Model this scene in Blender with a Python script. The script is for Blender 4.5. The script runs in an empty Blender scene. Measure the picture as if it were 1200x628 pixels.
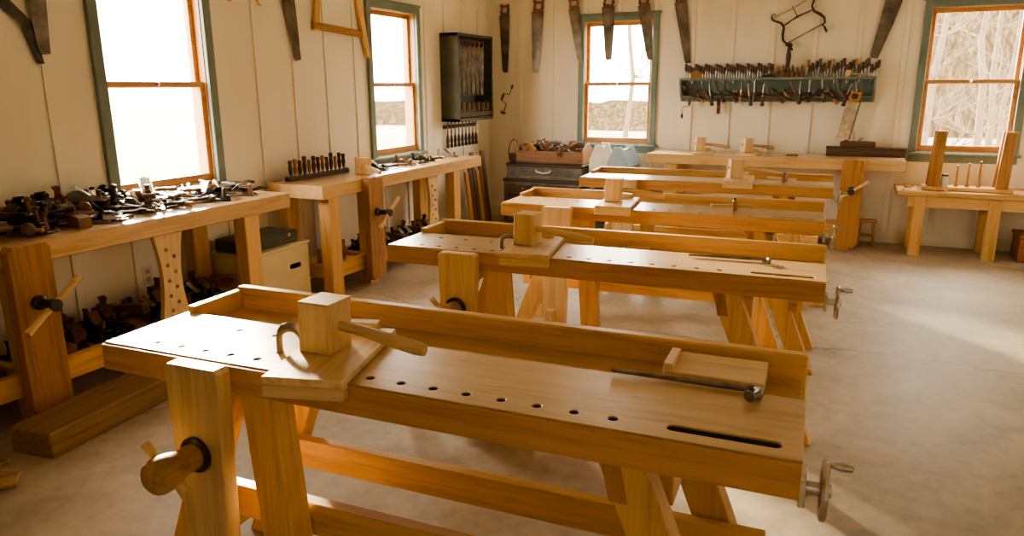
import bpy, bmesh, math, random
from mathutils import Vector, Matrix, Euler
random.seed(7)
SC=bpy.context.scene; COL=SC.collection
PI=math.pi
# ------------------------------------------------------------ materials
MATS={}
def nodes(name):
    m=bpy.data.materials.new(name); m.use_nodes=True; nt=m.node_tree
    return m,nt,nt.nodes['Principled BSDF']
def ramp(nt,stops):
    r=nt.nodes.new('ShaderNodeValToRGB'); e=r.color_ramp.elements
    while len(e)<len(stops): e.new(.5)
    for k,(p,c) in enumerate(stops): e[k].position=p; e[k].color=(*c,1)
    return r
def noise(nt,vec,scale,detail=4,dist=0.0):
    n=nt.nodes.new('ShaderNodeTexNoise'); n.inputs['Scale'].default_value=scale; n.inputs['Detail'].default_value=detail
    n.inputs['Distortion'].default_value=dist
    if vec: nt.links.new(vec,n.inputs['Vector'])
    return n
def mapped(nt,scale,coord='Object',rand=True):
    tc=nt.nodes.new('ShaderNodeTexCoord'); mp=nt.nodes.new('ShaderNodeMapping'); mp.inputs['Scale'].default_value=scale
    nt.links.new(tc.outputs[coord],mp.inputs['Vector'])
    if rand:
        oi=nt.nodes.new('ShaderNodeObjectInfo'); mu=nt.nodes.new('ShaderNodeMath'); mu.operation='MULTIPLY'; mu.inputs[1].default_value=37
        nt.links.new(oi.outputs['Random'],mu.inputs[0]); nt.links.new(mu.outputs[0],mp.inputs['Location'])
    return mp.outputs[0]
def bump(nt,bs,h,strength,dist=.003):
    b=nt.nodes.new('ShaderNodeBump'); b.inputs['Strength'].default_value=strength; b.inputs['Distance'].default_value=dist
    nt.links.new(h,b.inputs['Height']); nt.links.new(b.outputs[0],bs.inputs['Normal'])
def wood(key,c1,c2,axis='x',rough=.45,spread=.12,bmp=.2,fine=22,coat=0):
    k=(key,axis)
    if k in MATS: return MATS[k]
    m,nt,bs=nodes('wood_'+key+'_'+axis)
    a={'x':(1.3,fine,fine),'y':(fine,1.3,fine),'z':(fine,fine,1.3)}[axis]
    v=mapped(nt,a)
    n=noise(nt,v,1.6,5,.6); n2=noise(nt,v,7,3)
    mx=nt.nodes.new('ShaderNodeMix'); mx.data_type='FLOAT'; mx.inputs[0].default_value=.3
    nt.links.new(n.outputs['Fac'],mx.inputs[2]); nt.links.new(n2.outputs['Fac'],mx.inputs[3])
    r=ramp(nt,[(.34,c2),(.5,c1),(.68,tuple(min(1,c*1.13) for c in c1))]); nt.links.new(mx.outputs[0],r.inputs[0])
    hs=nt.nodes.new('ShaderNodeHueSaturation'); oi=nt.nodes.new('ShaderNodeObjectInfo'); mr=nt.nodes.new('ShaderNodeMapRange')
    mr.inputs[3].default_value=1-spread; mr.inputs[4].default_value=1+spread
    nt.links.new(oi.outputs['Random'],mr.inputs[0]); nt.links.new(mr.outputs[0],hs.inputs['Value']); nt.links.new(r.outputs[0],hs.inputs['Color'])
    nt.links.new(hs.outputs[0],bs.inputs['Base Color']); bs.inputs['Roughness'].default_value=rough
    if coat: bs.inputs['Coat Weight'].default_value=coat; bs.inputs['Coat Roughness'].default_value=.24
    bump(nt,bs,mx.outputs[0],bmp,.002)
    MATS[k]=m; return m
PINE=((.68,.41,.165),(.52,.28,.095)); SLAB=((.62,.40,.185),(.50,.29,.12)); MAPLE=((.72,.51,.28),(.58,.38,.19)); OAK=((.40,.20,.075),(.25,.11,.038)); DARK=((.085,.05,.03),(.038,.023,.015)); RED=((.165,.08,.042),(.085,.038,.021))
def pine(a='x'): return wood('pine',*PINE,a,.4,.2)
def slabw(a='x'): return wood('slab',*SLAB,a,.32,.1,.04,14,1.0)
def maple(a='x'): return wood('maple',*MAPLE,a,.42)
def oak(a='x'): return wood('oak',*OAK,a)
def dark(a='x'): return wood('dark',*DARK,a,.5,.3)
def red(a='x'): return wood('red',*RED,a,.4,.35)
def plain(key,c,rough=.5,metal=0,var=.25,scale=14,spec=.5):
    if key in MATS: return MATS[key]
    m,nt,bs=nodes(key); v=mapped(nt,(1,1,1)); n=noise(nt,v,scale,5)
    r=ramp(nt,[(.3,tuple(x*(1-var) for x in c)),(.7,tuple(min(1,x*(1+var)) for x in c))]); nt.links.new(n.outputs['Fac'],r.inputs[0])
    nt.links.new(r.outputs[0],bs.inputs['Base Color']); bs.inputs['Roughness'].default_value=rough; bs.inputs['Metallic'].default_value=metal
    MATS[key]=m; return m
def steel(): return plain('steel',(.55,.52,.48),.26,1,.25,20)
def iron(): return plain('dark_iron',(.06,.055,.05),.32,.6,.4,25)
def rust(): return plain('aged_steel',(.24,.21,.18),.32,.85,.35,18)
def teal(): return plain('teal_paint',(.17,.225,.20),.45,0,.12,5)
def sashw(a='z'): return wood('sash',(.50,.26,.105),(.36,.17,.06),a,.35)
def cream(): return plain('cream_paint',(.80,.68,.45),.5,0,.06,4)
def darkgreen(): return plain('dark_green_paint',(.06,.07,.055),.45,0,.2,6)
def holeshade(): return plain('hole_shade_black',(.008,.006,.004),.95,0,.1)  # near-black colour that paints the shade inside holes
def glass():
    if 'glass' in MATS: return MATS['glass']
    m,nt,bs=nodes('window_glass'); bs.inputs['Alpha'].default_value=.06; bs.inputs['Roughness'].default_value=.05
    n=noise(nt,mapped(nt,(1,1,1)),3); r=ramp(nt,[(0,(.8,.85,.85)),(1,(.9,.92,.9))]); nt.links.new(n.outputs['Fac'],r.inputs[0]); nt.links.new(r.outputs[0],bs.inputs['Base Color'])
    MATS['glass']=m; return m
def wallmat():
    if 'wall' in MATS: return MATS['wall']
    m,nt,bs=nodes('wall_paint'); v=mapped(nt,(1,1,.35),'Object',False); n=noise(nt,v,2.2,6); n2=noise(nt,v,30,3)
    r=ramp(nt,[(.3,(.80,.735,.595)),(.6,(.87,.82,.69)),(.8,(.89,.85,.74))]); nt.links.new(n.outputs['Fac'],r.inputs[0])
    nt.links.new(r.outputs[0],bs.inputs['Base Color']); bs.inputs['Roughness'].default_value=.5; bump(nt,bs,n2.outputs['Fac'],.1)
    MATS['wall']=m; return m
def floormat():
    m,nt,bs=nodes('concrete'); v=mapped(nt,(1,1,1),'Object',False)
    n=noise(nt,v,.9,9,.5); n2=noise(nt,v,16,6); n3=noise(nt,v,90,2); n4=noise(nt,v,3.5,8,.4)
    r=ramp(nt,[(.3,(.43,.36,.265)),(.5,(.52,.44,.335)),(.72,(.60,.52,.41))]); nt.links.new(n.outputs['Fac'],r.inputs[0])
    r2=ramp(nt,[(.3,(.84,.84,.84)),(.6,(1,1,1))]); nt.links.new(n2.outputs['Fac'],r2.inputs[0])
    r4=ramp(nt,[(.38,(.80,.785,.76)),(.6,(1,1,1))]); nt.links.new(n4.outputs['Fac'],r4.inputs[0])
    mx=nt.nodes.new('ShaderNodeMix'); mx.data_type='RGBA'; mx.blend_type='MULTIPLY'; mx.inputs[0].default_value=1
    nt.links.new(r.outputs[0],mx.inputs[6]); nt.links.new(r2.outputs[0],mx.inputs[7])
    m4=nt.nodes.new('ShaderNodeMix'); m4.data_type='RGBA'; m4.blend_type='MULTIPLY'; m4.inputs[0].default_value=1
    nt.links.new(mx.outputs[2],m4.inputs[6]); nt.links.new(r4.outputs[0],m4.inputs[7])
    nd=noise(nt,v,1.3,5); ma=nt.nodes.new('ShaderNodeMix'); ma.data_type='RGBA'; ma.inputs[0].default_value=.35
    nt.links.new(v,ma.inputs[6]); nt.links.new(nd.outputs['Color'],ma.inputs[7])
    vo=nt.nodes.new('ShaderNodeTexVoronoi'); vo.feature='DISTANCE_TO_EDGE'; vo.inputs['Scale'].default_value=.55; nt.links.new(ma.outputs[2],vo.inputs['Vector'])
    r3=ramp(nt,[(0,(.50,.48,.46)),(.0035,(1,1,1))]); nt.links.new(vo.outputs['Distance'],r3.inputs[0])
    my=nt.nodes.new('ShaderNodeMix'); my.data_type='RGBA'; my.blend_type='MULTIPLY'; my.inputs[0].default_value=1
    nt.links.new(m4.outputs[2],my.inputs[6]); nt.links.new(r3.outputs[0],my.inputs[7]); nt.links.new(my.outputs[2],bs.inputs['Base Color'])
    rr=nt.nodes.new('ShaderNodeMapRange'); rr.inputs[3].default_value=.44; rr.inputs[4].default_value=.66; nt.links.new(n4.outputs['Fac'],rr.inputs[0]); nt.links.new(rr.outputs[0],bs.inputs['Roughness'])
    bump(nt,bs,n3.outputs['Fac'],.15,.002); return m
# ------------------------------------------------------------ mesh builder
ROT={'XY':Matrix.Identity(4),'XZ':Matrix.Rotation(PI/2,4,'X'),'YZ':Matrix(((0,0,1,0),(1,0,0,0),(0,1,0,0),(0,0,0,1)))}
def circ(cx,cy,r,n=16,a0=0,a1=2*PI):
    return [(cx+r*math.cos(a0+(a1-a0)*i/n),cy+r*math.sin(a0+(a1-a0)*i/n)) for i in range(n)]
def rect(x0,y0,x1,y1): return [(x0,y0),(x1,y0),(x1,y1),(x0,y1)]
class MB:
    def __init__(s,off=(0,0,0)): s.bm=bmesh.new(); s.off=Vector(off)
    def _add(s,b,M=None,mi=0):
        for f in b.faces: f.material_index=mi
        if M is not None: b.transform(M)
        me=bpy.data.meshes.new('t'); b.to_mesh(me); b.free(); s.bm.from_mesh(me); bpy.data.meshes.remove(me); return s
    def box(s,x0,y0,z0,x1,y1,z1,bev=.003,mi=0,M=None,tx=1,ty=1):
        b=bmesh.new(); bmesh.ops.create_cube(b,size=1)
        for v in b.verts:
            if v.co.z>0: v.co.x*=tx; v.co.y*=ty
            v.co.x=(x0+x1)/2+v.co.x*(x1-x0); v.co.y=(y0+y1)/2+v.co.y*(y1-y0); v.co.z=(z0+z1)/2+v.co.z*(z1-z0)
        if bev: bmesh.ops.bevel(b,geom=b.edges[:],offset=bev,segments=1,affect='EDGES')
        return s._add(b,M,mi)
    def shape(s,outs,t,plane='XY',pos=(0,0,0),mi=0,bev=0,M=None):
        c=bpy.data.curves.new('c','CURVE'); c.dimensions='2D'; c.fill_mode='BOTH'; c.extrude=max(t/2-bev,.0003); c.bevel_depth=bev; c.bevel_resolution=0
        if bev: c.offset=-bev
        for o in outs:
            sp=c.splines.new('POLY'); sp.points.add(len(o)-1)
            for p,q in zip(sp.points,o): p.co=(q[0],q[1],0,1)
            sp.use_cyclic_u=True
        ob=bpy.data.objects.new('c',c); me=bpy.data.meshes.new_from_object(ob); b=bmesh.new(); b.from_mesh(me)
        bpy.data.objects.remove(ob); bpy.data.curves.remove(c); bpy.data.meshes.remove(me)
        MM=Matrix.Translation(pos)@ROT[plane]
        if M is not None: MM=M@MM
        return s._add(b,MM,mi)
    def rev(s,prof,p0=(0,0,0),ax=(0,0,1),n=14,mi=0):
        b=bmesh.new(); rings=[]
        for r,h in prof:
            if r<1e-5: rings.append([b.verts.new((0,0,h))])
            else: rings.append([b.verts.new((r*math.cos(2*PI*i/n),r*math.sin(2*PI*i/n),h)) for i in range(n)])
        for A,B in zip(rings,rings[1:]):
            for i in range(n):
                j=(i+1)%n
                if len(A)==1 and len(B)==1: continue
                if len(A)==1: b.faces.new((A[0],B[j],B[i]))
                elif len(B)==1: b.faces.new((A[i],A[j],B[0]))
                else: b.faces.new((A[i],A[j],B[j],B[i]))
        for R in (rings[0],rings[-1]):
            if len(R)>2: b.faces.new(R)
        bmesh.ops.recalc_face_normals(b,faces=b.faces)
        q=Vector(ax).normalized().to_track_quat('Z','Y').to_matrix().to_4x4()
        return s._add(b,Matrix.Translation(p0)@q,mi)
    def cyl(s,p0,p1,r0,r1=None,n=14,mi=0):
        r1=r0 if r1 is None else r1; d=Vector(p1)-Vector(p0); c=min(r0,r1)*.15
        return s.rev([(r0-c,0),(r0,c),(r1,d.length-c),(r1-c,d.length)],p0,d,n,mi)
    def tube(s,pts,r,n=8,mi=0,closed=False,flat=1.0):
        b=bmesh.new(); P=[Vector(p) for p in pts]; N=len(P); rings=[]; up=None
        for i,p in enumerate(P):
            a=P[(i-1)%N] if (closed or i>0) else p; c=P[(i+1)%N] if (closed or i<N-1) else p
            t=(c-a).normalized()
            if up is None:
                up=Vector((0,0,1)) if abs(t.z)<.9 else Vector((1,0,0))
            u=(up-t*up.dot(t)).normalized(); up=u; w=t.cross(u)
            rr=r[i] if isinstance(r,(list,tuple)) else r
            rings.append([b.verts.new(p+(u*math.cos(2*PI*k/n)+w*math.sin(2*PI*k/n)*flat)*rr) for k in range(n)])
        for i in range(N if closed else N-1):
            A=rings[i];B=rings[(i+1)%N]
            for k in range(n): b.faces.new((A[k],A[(k+1)%n],B[(k+1)%n],B[k]))
        if not closed: b.faces.new(rings[0]); b.faces.new(rings[-1])
        bmesh.ops.recalc_face_normals(b,faces=b.faces)
        return s._add(b,None,mi)
    def obj(s,name,mats,parent=None,label=None,**kw):
        if not isinstance(mats,(list,tuple)): mats=[mats]
        me=bpy.data.meshes.new(name); bmesh.ops.translate(s.bm,verts=s.bm.verts,vec=s.off)
        s.bm.to_mesh(me); s.bm.free()
        for m in mats: me.materials.append(m)
        for p in me.polygons: p.use_smooth=True
        me.set_sharp_from_angle(angle=math.radians(32))
        o=bpy.data.objects.new(name,me); COL.objects.link(o)
        if parent: o.parent=parent
        if label: o['label']=label
        for k,v in kw.items(): o[k]=v
        return o
def thing(name,label,cat,loc=(0,0,0),rz=0,group=None,rot=None):
    e=bpy.data.objects.new(name,None); e.empty_display_size=.1; COL.objects.link(e); e.location=loc
    e.rotation_euler=rot if rot is not None else (0,0,rz)
    e['label']=label; e['category']=cat
    if group: e['group']=group
    return e
def dup(t,loc=None,rot=None,label=None,group=None,scale=None,root=True,parent=None):
    n=t.copy(); COL.objects.link(n)
    if parent is not None: n.parent=parent
    if loc is not None: n.location=loc
    if rot is not None: n.rotation_euler=rot
    if scale: n.scale=scale if isinstance(scale,tuple) else (scale,)*3
    if label: n['label']=label
    if group: n['group']=group
    for c in t.children: dup(c,parent=n)
    return n
PROTO={}
def inst(kind,loc,rot=(0,0,0),label=None,group=None,scale=None):
    if kind not in PROTO:
        t=MAKE[kind](); PROTO[kind]=t; n=t; n.location=loc; n.rotation_euler=rot
        if label: n['label']=label
        if group: n['group']=group
        if scale: n.scale=scale if isinstance(scale,tuple) else (scale,)*3
        return n
    g=group or PROTO[kind].get('group')
    return dup(PROTO[kind],loc,rot,label or DEFLAB[kind],g,scale or 1.0)
MAKE={};DEFLAB={}
def maker(kind,label):
    def d(f): MAKE[kind]=f; DEFLAB[kind]=label; return f
    return d
# ------------------------------------------------------------ tools (length on x, resting at z=0)
def mk_plane(L,body,hand):
    e=thing('hand_plane',L,'hand plane')
    b=MB(); b.box(-.13,-.03,0,.13,.03,.008,.002)
    side=[(-.12,.006),(.12,.006),(.12,.016),(.06,.022),(.02,.048),(-.03,.05),(-.06,.03),(-.12,.018)]
    b.shape([side],.004,'XZ',(0,-.028,0)); b.shape([side],.004,'XZ',(0,.028,0)); b.box(-.03,-.02,.008,.01,.02,.03,.002)
    b.obj('plane_body',body,e)
    MB().box(-.045,-.024,.02,.045,.024,.026,.001,M=Matrix.Translation((0,0,.035))@Matrix.Rotation(math.radians(40),4,'Y')).obj('plane_iron',steel(),e,'steel blade and lever cap')
    MB().rev([(.011,0),(.013,.010),(.008,.018),(.014,.032),(.013,.042),(0,.047)],(.085,0,.008)).obj('knob',hand,e)
    MB().shape([[(-.11,.01),(-.07,.01),(-.065,.03),(-.075,.055),(-.07,.078),(-.085,.086),(-.11,.082),(-.098,.062),(-.1,.04)]],.02,'XZ',(0,0,0),bev=.004).obj('handle',hand,e)
    return e
L1='dark iron-bodied bench plane with brown wooden handles'
@maker('metal_plane',L1)
def _(): return mk_plane(L1,iron(),dark('z'))
L2='worn steel bench plane with tan wooden handles'
@maker('steel_plane',L2)
def _(): return mk_plane(L2,rust(),red('z'))
L='wooden-bodied bench plane with wedge and dark iron'
@maker('wooden_plane',L)
def _():
    e=thing('wooden_plane',L,'hand plane')
    MB().shape([[(-.16,0),(.16,0),(.16,.05),(.13,.058),(-.13,.058),(-.16,.05)]],.062,'XZ',bev=.003).obj('plane_body',red(),e)
    R=Matrix.Translation((.01,0,.05))@Matrix.Rotation(math.radians(-48),4,'Y')
    MB().box(-.02,-.022,0,.055,.022,.004,.001,M=R).obj('plane_iron',rust(),e)
    MB().box(-.02,-.018,.005,.04,.018,.016,.002,M=R).obj('wedge',oak(),e)
    MB().shape([[(-.13,.055),(-.09,.055),(-.085,.08),(-.075,.1),(-.09,.115),(-.125,.11),(-.115,.085)]],.022,'XZ',bev=.004).obj('handle',red('z'),e)
    return e
L='slim wooden moulding plane with wedge and iron'
@maker('moulding_plane',L)
def _():
    e=thing('moulding_plane',L,'hand plane')
    MB().shape([[(-.12,0),(.12,0),(.12,.085),(.1,.09),(-.1,.09),(-.12,.07)]],.028,'XZ',bev=.002).obj('plane_body',oak(),e)
    MB().shape([[(-.01,.08),(.012,.08),(.045,.135),(.03,.145),(.02,.128)]],.009,'XZ').obj('wedge',maple('z'),e)
    MB().shape([[(-.014,.08),(-.01,.08),(.02,.14),(.014,.142)]],.007,'XZ').obj('plane_iron',rust(),e)
    return e
L='bench chisel with turned wooden handle and steel blade'
@maker('chisel',L)
def _():
    e=thing('chisel',L,'chisel')
    MB().rev([(.007,0),(.010,.01),(.013,.05),(.011,.08),(.014,.11),(.013,.125),(0,.13)],(0,0,0),(1,0,0),10).obj('handle',oak(),e)
    b=MB(); b.cyl((.0,0,0),(.014,0,0),.0095,n=10); b.cyl((-.03,0,0),(0,0,0),.004,.006,8)
    b.box(-.15,-.009,-.002,-.028,.009,.002,.001); b.obj('blade',steel(),e); return e
L='carving gouge with dark handle'
@maker('gouge',L)
def _():
    e=thing('gouge',L,'chisel')
    MB().rev([(.007,0),(.010,.01),(.015,.06),(.011,.09),(.015,.12),(.012,.135),(0,.14)],(0,0,0),(1,0,0),10).obj('handle',dark(),e)
    MB().tube([(-.16,0,.004),(-.1,0,0),(.01,0,0)],[.007,.005,.008],8).obj('blade',rust(),e); return e
L='drawknife with curved dark blade and two handles'
@maker('drawknife',L)
def _():
    e=thing('drawknife',L,'drawknife')
    MB().shape([[(-.15,0),(-.1,.012),(0,.018),(.1,.012),(.15,0),(.15,.03),(.1,.045),(0,.05),(-.1,.045),(-.15,.03)]],.005,'XY',(0,0,.012)).obj('blade',rust(),e)
    for s in (-1,1):
        b=MB(); b.tube([(s*.15,.015,.012),(s*.165,.0,.014),(s*.17,-.04,.016)],.005,8)
        b.obj('tang',iron(),e)
        MB().rev([(.008,0),(.012,.015),(.015,.05),(.012,.09),(.014,.105),(0,.112)],(s*.17,-.035,.016),(0,-1,0),10).obj('handle',red('y'),e)
    return e
L='spokeshave with two flared handles'
@maker('spokeshave',L)
def _():
    e=thing('spokeshave',L,'spokeshave')
    MB().tube([(-.13,.01,.018),(-.09,.008,.022),(-.045,0,.012),(0,0,.012),(.045,0,.012),(.09,.008,.022),(.13,.01,.018)],[.009,.012,.010,.014,.010,.012,.009],8).obj('body',iron(),e)
    MB().box(-.027,-.018,.004,.027,.012,.008,.001).obj('blade',steel(),e); return e
L='claw hammer with dark steel head and wooden handle'
@maker('hammer',L)
def _():
    e=thing('hammer',L,'hammer')
    MB().tube([(-.19,0,.014),(-.1,0,.014),(0,0,.014),(.14,0,.014)],[.013,.011,.008,.008],10,flat=.8).obj('handle',red(),e)
    b=MB(); b.cyl((.15,-.06,.016),(.15,-.03,.016),.015,n=12); b.cyl((.15,-.032,.016),(.15,.0,.016),.010,.012,10); b.box(.136,-.014,.002,.164,.016,.03,.003)
    for s in (-1,1): b.tube([(.15+s*.005,.012,.016),(.15+s*.009,.04,.012),(.15+s*.012,.062,.006)],[.008,.006,.003],6)
    b.obj('head',plain('hammer_steel',(.13,.12,.11),.32,.8,.3,25),e); return e
def forged(): return plain('forged_iron',(.27,.235,.195),.34,.8,.3,25)
L='slim steel bar holdfast with a small curved head'
@maker('bar_holdfast',L)
def _():
    t=thing('holdfast',L,'holdfast'); fm=forged()
    MB().tube([(-.30,0,.007),(-.12,0,.007),(.0,0,.0075)],[.0045,.0055,.0065],10).obj('shaft',fm,t)
    pts=[(-.005,0,.009)]+[(.022*math.sin(a)+.0,-.022+.022*math.cos(a),.010) for a in (.4,.9,1.4,1.9,2.3)]+[(.008,-.046,.010)]
    MB().tube(pts,[.0065,.009,.0105,.011,.010,.008,.007],10,flat=.85).obj('curved_head',fm,t)
    MB().rev([(.006,0),(.012,.003),(.012,.007),(.005,.010)],(.006,-.044,.011),(-.35,-1,0),14).obj('pad',fm,t); return t
L='steel file with short wooden handle'
@maker('file',L)
def _():
    e=thing('file',L,'file')
    MB().shape([[(-.2,-.006),(-.18,-.011),(0,-.012),(.02,-.003),(.02,.003),(0,.012),(-.18,.011),(-.2,.006)]],.006,'XY',(0,0,.008)).obj('blade',rust(),e)
    MB().rev([(.007,0),(.014,.03),(.011,.08),(.013,.1),(0,.11)],(.01,0,.013),(1,0,0),10).obj('handle',oak(),e); return e
L='try square with wooden stock and steel blade'
@maker('square',L)
def _():
    e=thing('try_square',L,'try square')
    MB().box(-.08,-.012,0,.08,.014,.016,.002).obj('stock',red(),e)
    MB().box(.055,.01,.006,.08,.2,.009,.0005).obj('blade',steel(),e); return e
L='wooden marking gauge'
@maker('gauge',L)
def _():
    e=thing('marking_gauge',L,'marking gauge')
    MB().box(-.11,-.009,.014,.11,.009,.032,.002).obj('beam',maple(),e)
    b=MB(); b.box(.01,-.03,.0,.035,.03,.055,.004); b.obj('fence',oak('z'),e)
    MB().cyl((.022,0,.055),(.022,0,.068),.008,n=10).obj('thumbscrew',iron(),e); return e
L='iron carpenter brace with wooden head and grip'
@maker('brace',L)
def _():
    e=thing('brace',L,'brace drill')
    MB().tube([(-.16,0,.02),(-.07,0,.02),(-.055,.01,.02),(-.045,.075,.02),(.045,.075,.02),(.055,.01,.02),(.07,0,.02),(.14,0,.02)],.006,8).obj('crank',rust(),e)
    MB().rev([(.010,0),(.015,.015),(.016,.04),(.015,.065),(.010,.08)],(-.04,.075,.02),(1,0,0),10).obj('grip',red(),e)
    MB().rev([(.01,0),(.034,.008),(.034,.016),(.02,.028),(0,.03)],(-.155,0,.034),(-1,0,0),14).obj('head',red('z'),e)
    MB().rev([(.008,0),(.014,.01),(.014,.035),(.006,.05)],(.13,0,.02),(1,0,0),10).obj('chuck',iron(),e); return e
L='iron C-clamp'
@maker('clamp',L)
def _():
    e=thing('clamp',L,'clamp')
    MB().shape([[(-.07,0),(.07,0),(.07,.1),(.045,.1),(.045,.022),(-.045,.022),(-.045,.1),(-.07,.1)]],.014,'XY',(0,0,.012),bev=.002).obj('frame',rust(),e)
    b=MB(); b.cyl((.01,.085,.012),(.12,.085,.012),.006,n=8); b.cyl((.112,.06,.012),(.112,.11,.012),.003,n=6); b.cyl((.0,.085,.012),(.01,.085,.012),.011,n=10); b.obj('screw',steel(),e); return e
L='square-headed wooden joiner mallet resting on its head'
@maker('mallet',L)
def _():
    e=thing('mallet',L,'mallet',group='joiner mallets')
    MB().shape([[(-.05,-.0),(.045,.0),(.052,.138),(-.044,.138)]],.105,'XZ',bev=.004).obj('head',maple('z'),e)
    MB().tube([(-.06,0,.078),(.03,0,.072),(.12,0,.063),(.20,0,.051),(.28,0,.040),(.305,0,.037)],[.013,.013,.015,.018,.019,.016],12,flat=.8).obj('handle',maple(),e); return e
L='pale wooden bench hook with end cleats'
@maker('bench_hook',L)
def _():
    e=thing('bench_hook',L,'bench hook',group='bench hooks')
    MB().box(-.105,-.2,0,.105,.2,.02,.003).obj('board',maple('y'),e)
    MB().box(-.105,-.2,-.034,.105,-.165,0.0,.003).obj('front_cleat',maple('x'),e)
    MB().box(-.105,.16,.02,.06,.2,.045,.003).obj('back_cleat',maple('x'),e); return e
L='forged iron holdfast hooked into a dog hole'
@maker('holdfast',L)
def _():
    t=thing('holdfast',L,'holdfast',group='holdfasts')
    b=MB(); pts=[(0,0,-.26),(0,0,-.1),(0,0,.03)]+[(.032-.032*math.cos(a),0,.03+.026*math.sin(a)) for a in (.5,1.0,1.57,2.1,2.6)]+[(.072,0,.022),(.082,0,.013)]
    b.tube(pts,[.0075,.0085,.009]+[.0095,.011,.012,.0105,.009]+[.009,.012],10); b.obj('shaft',forged(),t)
    MB().shape([circ(.084,0,.014,12)],.006,'XY',(0,0,.008)).obj('pad',iron(),t); return t
def saw_handle(b,s=1):
    out=[(-.05,0),(.05,0),(.055,.03),(.07,.06),(.062,.10),(.07,.125),(.045,.13),(.03,.118),(-.02,.118),(-.045,.135),(-.065,.12),(-.05,.09),(-.06,.04)]
    hole=[(-.028,.045),(.02,.04),(.038,.06),(.035,.095),(-.02,.095),(-.035,.07)]
    b.shape([[(x*s,y*s) for x,y in out],[(x*s,y*s) for x,y in hole]],.02,'XZ',bev=.003)
L='old handsaw hanging by its wooden handle, dark tapered blade'
@maker('handsaw',L)
def _():
    e=thing('handsaw',L,'handsaw',group='handsaws on the wall')
    b=MB(); saw_handle(b,1.15); b.obj('handle',red('z'),e)
    n=60; t=[(-.085+.05*i/n-(0.004 if i%2 else 0),.03-.67*i/n) for i in range(n,0,-1)]
    MB().shape([[(.08,.03),(.07,-.3),(.045,-.66),(-.02,-.665)]+t],.0018,'XZ').obj('blade',plain('old_saw_steel',(.17,.15,.125),.34,.7,.45,9),e)
    b=MB()
    for x,z in ((-.02,.02),(.02,.025),(.035,.045)): b.cyl((x,-.012,z),(x,.012,z),.006,n=8)
    b.obj('saw_nut',steel(),e); return e
L='backsaw with bright steel blade hanging from the rack'
@maker('backsaw',L)
def _():
    e=thing('backsaw',L,'handsaw')
    b=MB(); saw_handle(b,.85); b.obj('handle',oak('z'),e)
    MB().shape([[(-.06,.01),(.065,.01),(.06,-.36),(-.055,-.36)]],.0018,'XZ').obj('blade',steel(),e)
    MB().box(.055,-.005,-.36,.072,.005,.02,.001).obj('spine',rust(),e); return e
# ------------------------------------------------------------ room
W=4.03; D=8.28; CH=2.75; XR=3.4; YF=-1.6; T=.14
WZ0,WZ1=.93,2.27; WW=.79
winL=[3.03+.455,5.76+.455]; winB=[-2.875+.455,.56+.455]
def S(o): o['kind']='structure'; return o
b=MB(); b.box(-W-T,YF-T,-.1,XR+T,D+T,0,0); S(b.obj('floor',floormat()))
b=MB(); b.box(-W-T,YF-T,CH,XR+T,D+T,CH+.1,0); S(b.obj('ceiling',wallmat()))
b=MB(); b.shape([rect(YF,0,D,CH)]+[rect(c-WW/2,WZ0,c+WW/2,WZ1) for c in winL],T,'YZ',(-W-T/2,0,0))
def batt(c,wins):
    return [(0,CH)] if all(abs(c-w)>.49 for w in wins) else [(0,.84),(2.36,CH)]
y=-1.3
while y<D:
    for z0,z1 in batt(y,winL): b.box(-W-.001,y-.024,z0,-W+.011,y+.024,z1,.003)
    y+=.405
S(b.obj('wall_left',wallmat()))
b=MB(); b.shape([rect(-W-T,0,XR+T,CH)]+[rect(c-WW/2,WZ0,c+WW/2,WZ1) for c in winB],T,'XZ',(0,D+T/2,0))
x=-3.62
while x<XR:
    for z0,z1 in batt(x,winB): b.box(x-.024,D-.011,z0,x+.024,D+.001,z1,.003)
    x+=.405
S(b.obj('wall_back',wallmat()))
b=MB(); b.box(XR,YF,0,XR+T,D,CH,0); S(b.obj('wall_right',wallmat()))
b=MB(); b.box(-W-T,YF-T,0,XR+T,YF,CH,0); S(b.obj('wall_front',wallmat()))
b=MB(); b.box(-W,D-.018,0,XR,D,.12,.003); S(b.obj('baseboard_back',wallmat()))
b=MB(); b.box(-W,YF,0,-W+.018,D-.018,.12,.003); S(b.obj('baseboard_left',wallmat()))
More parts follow.
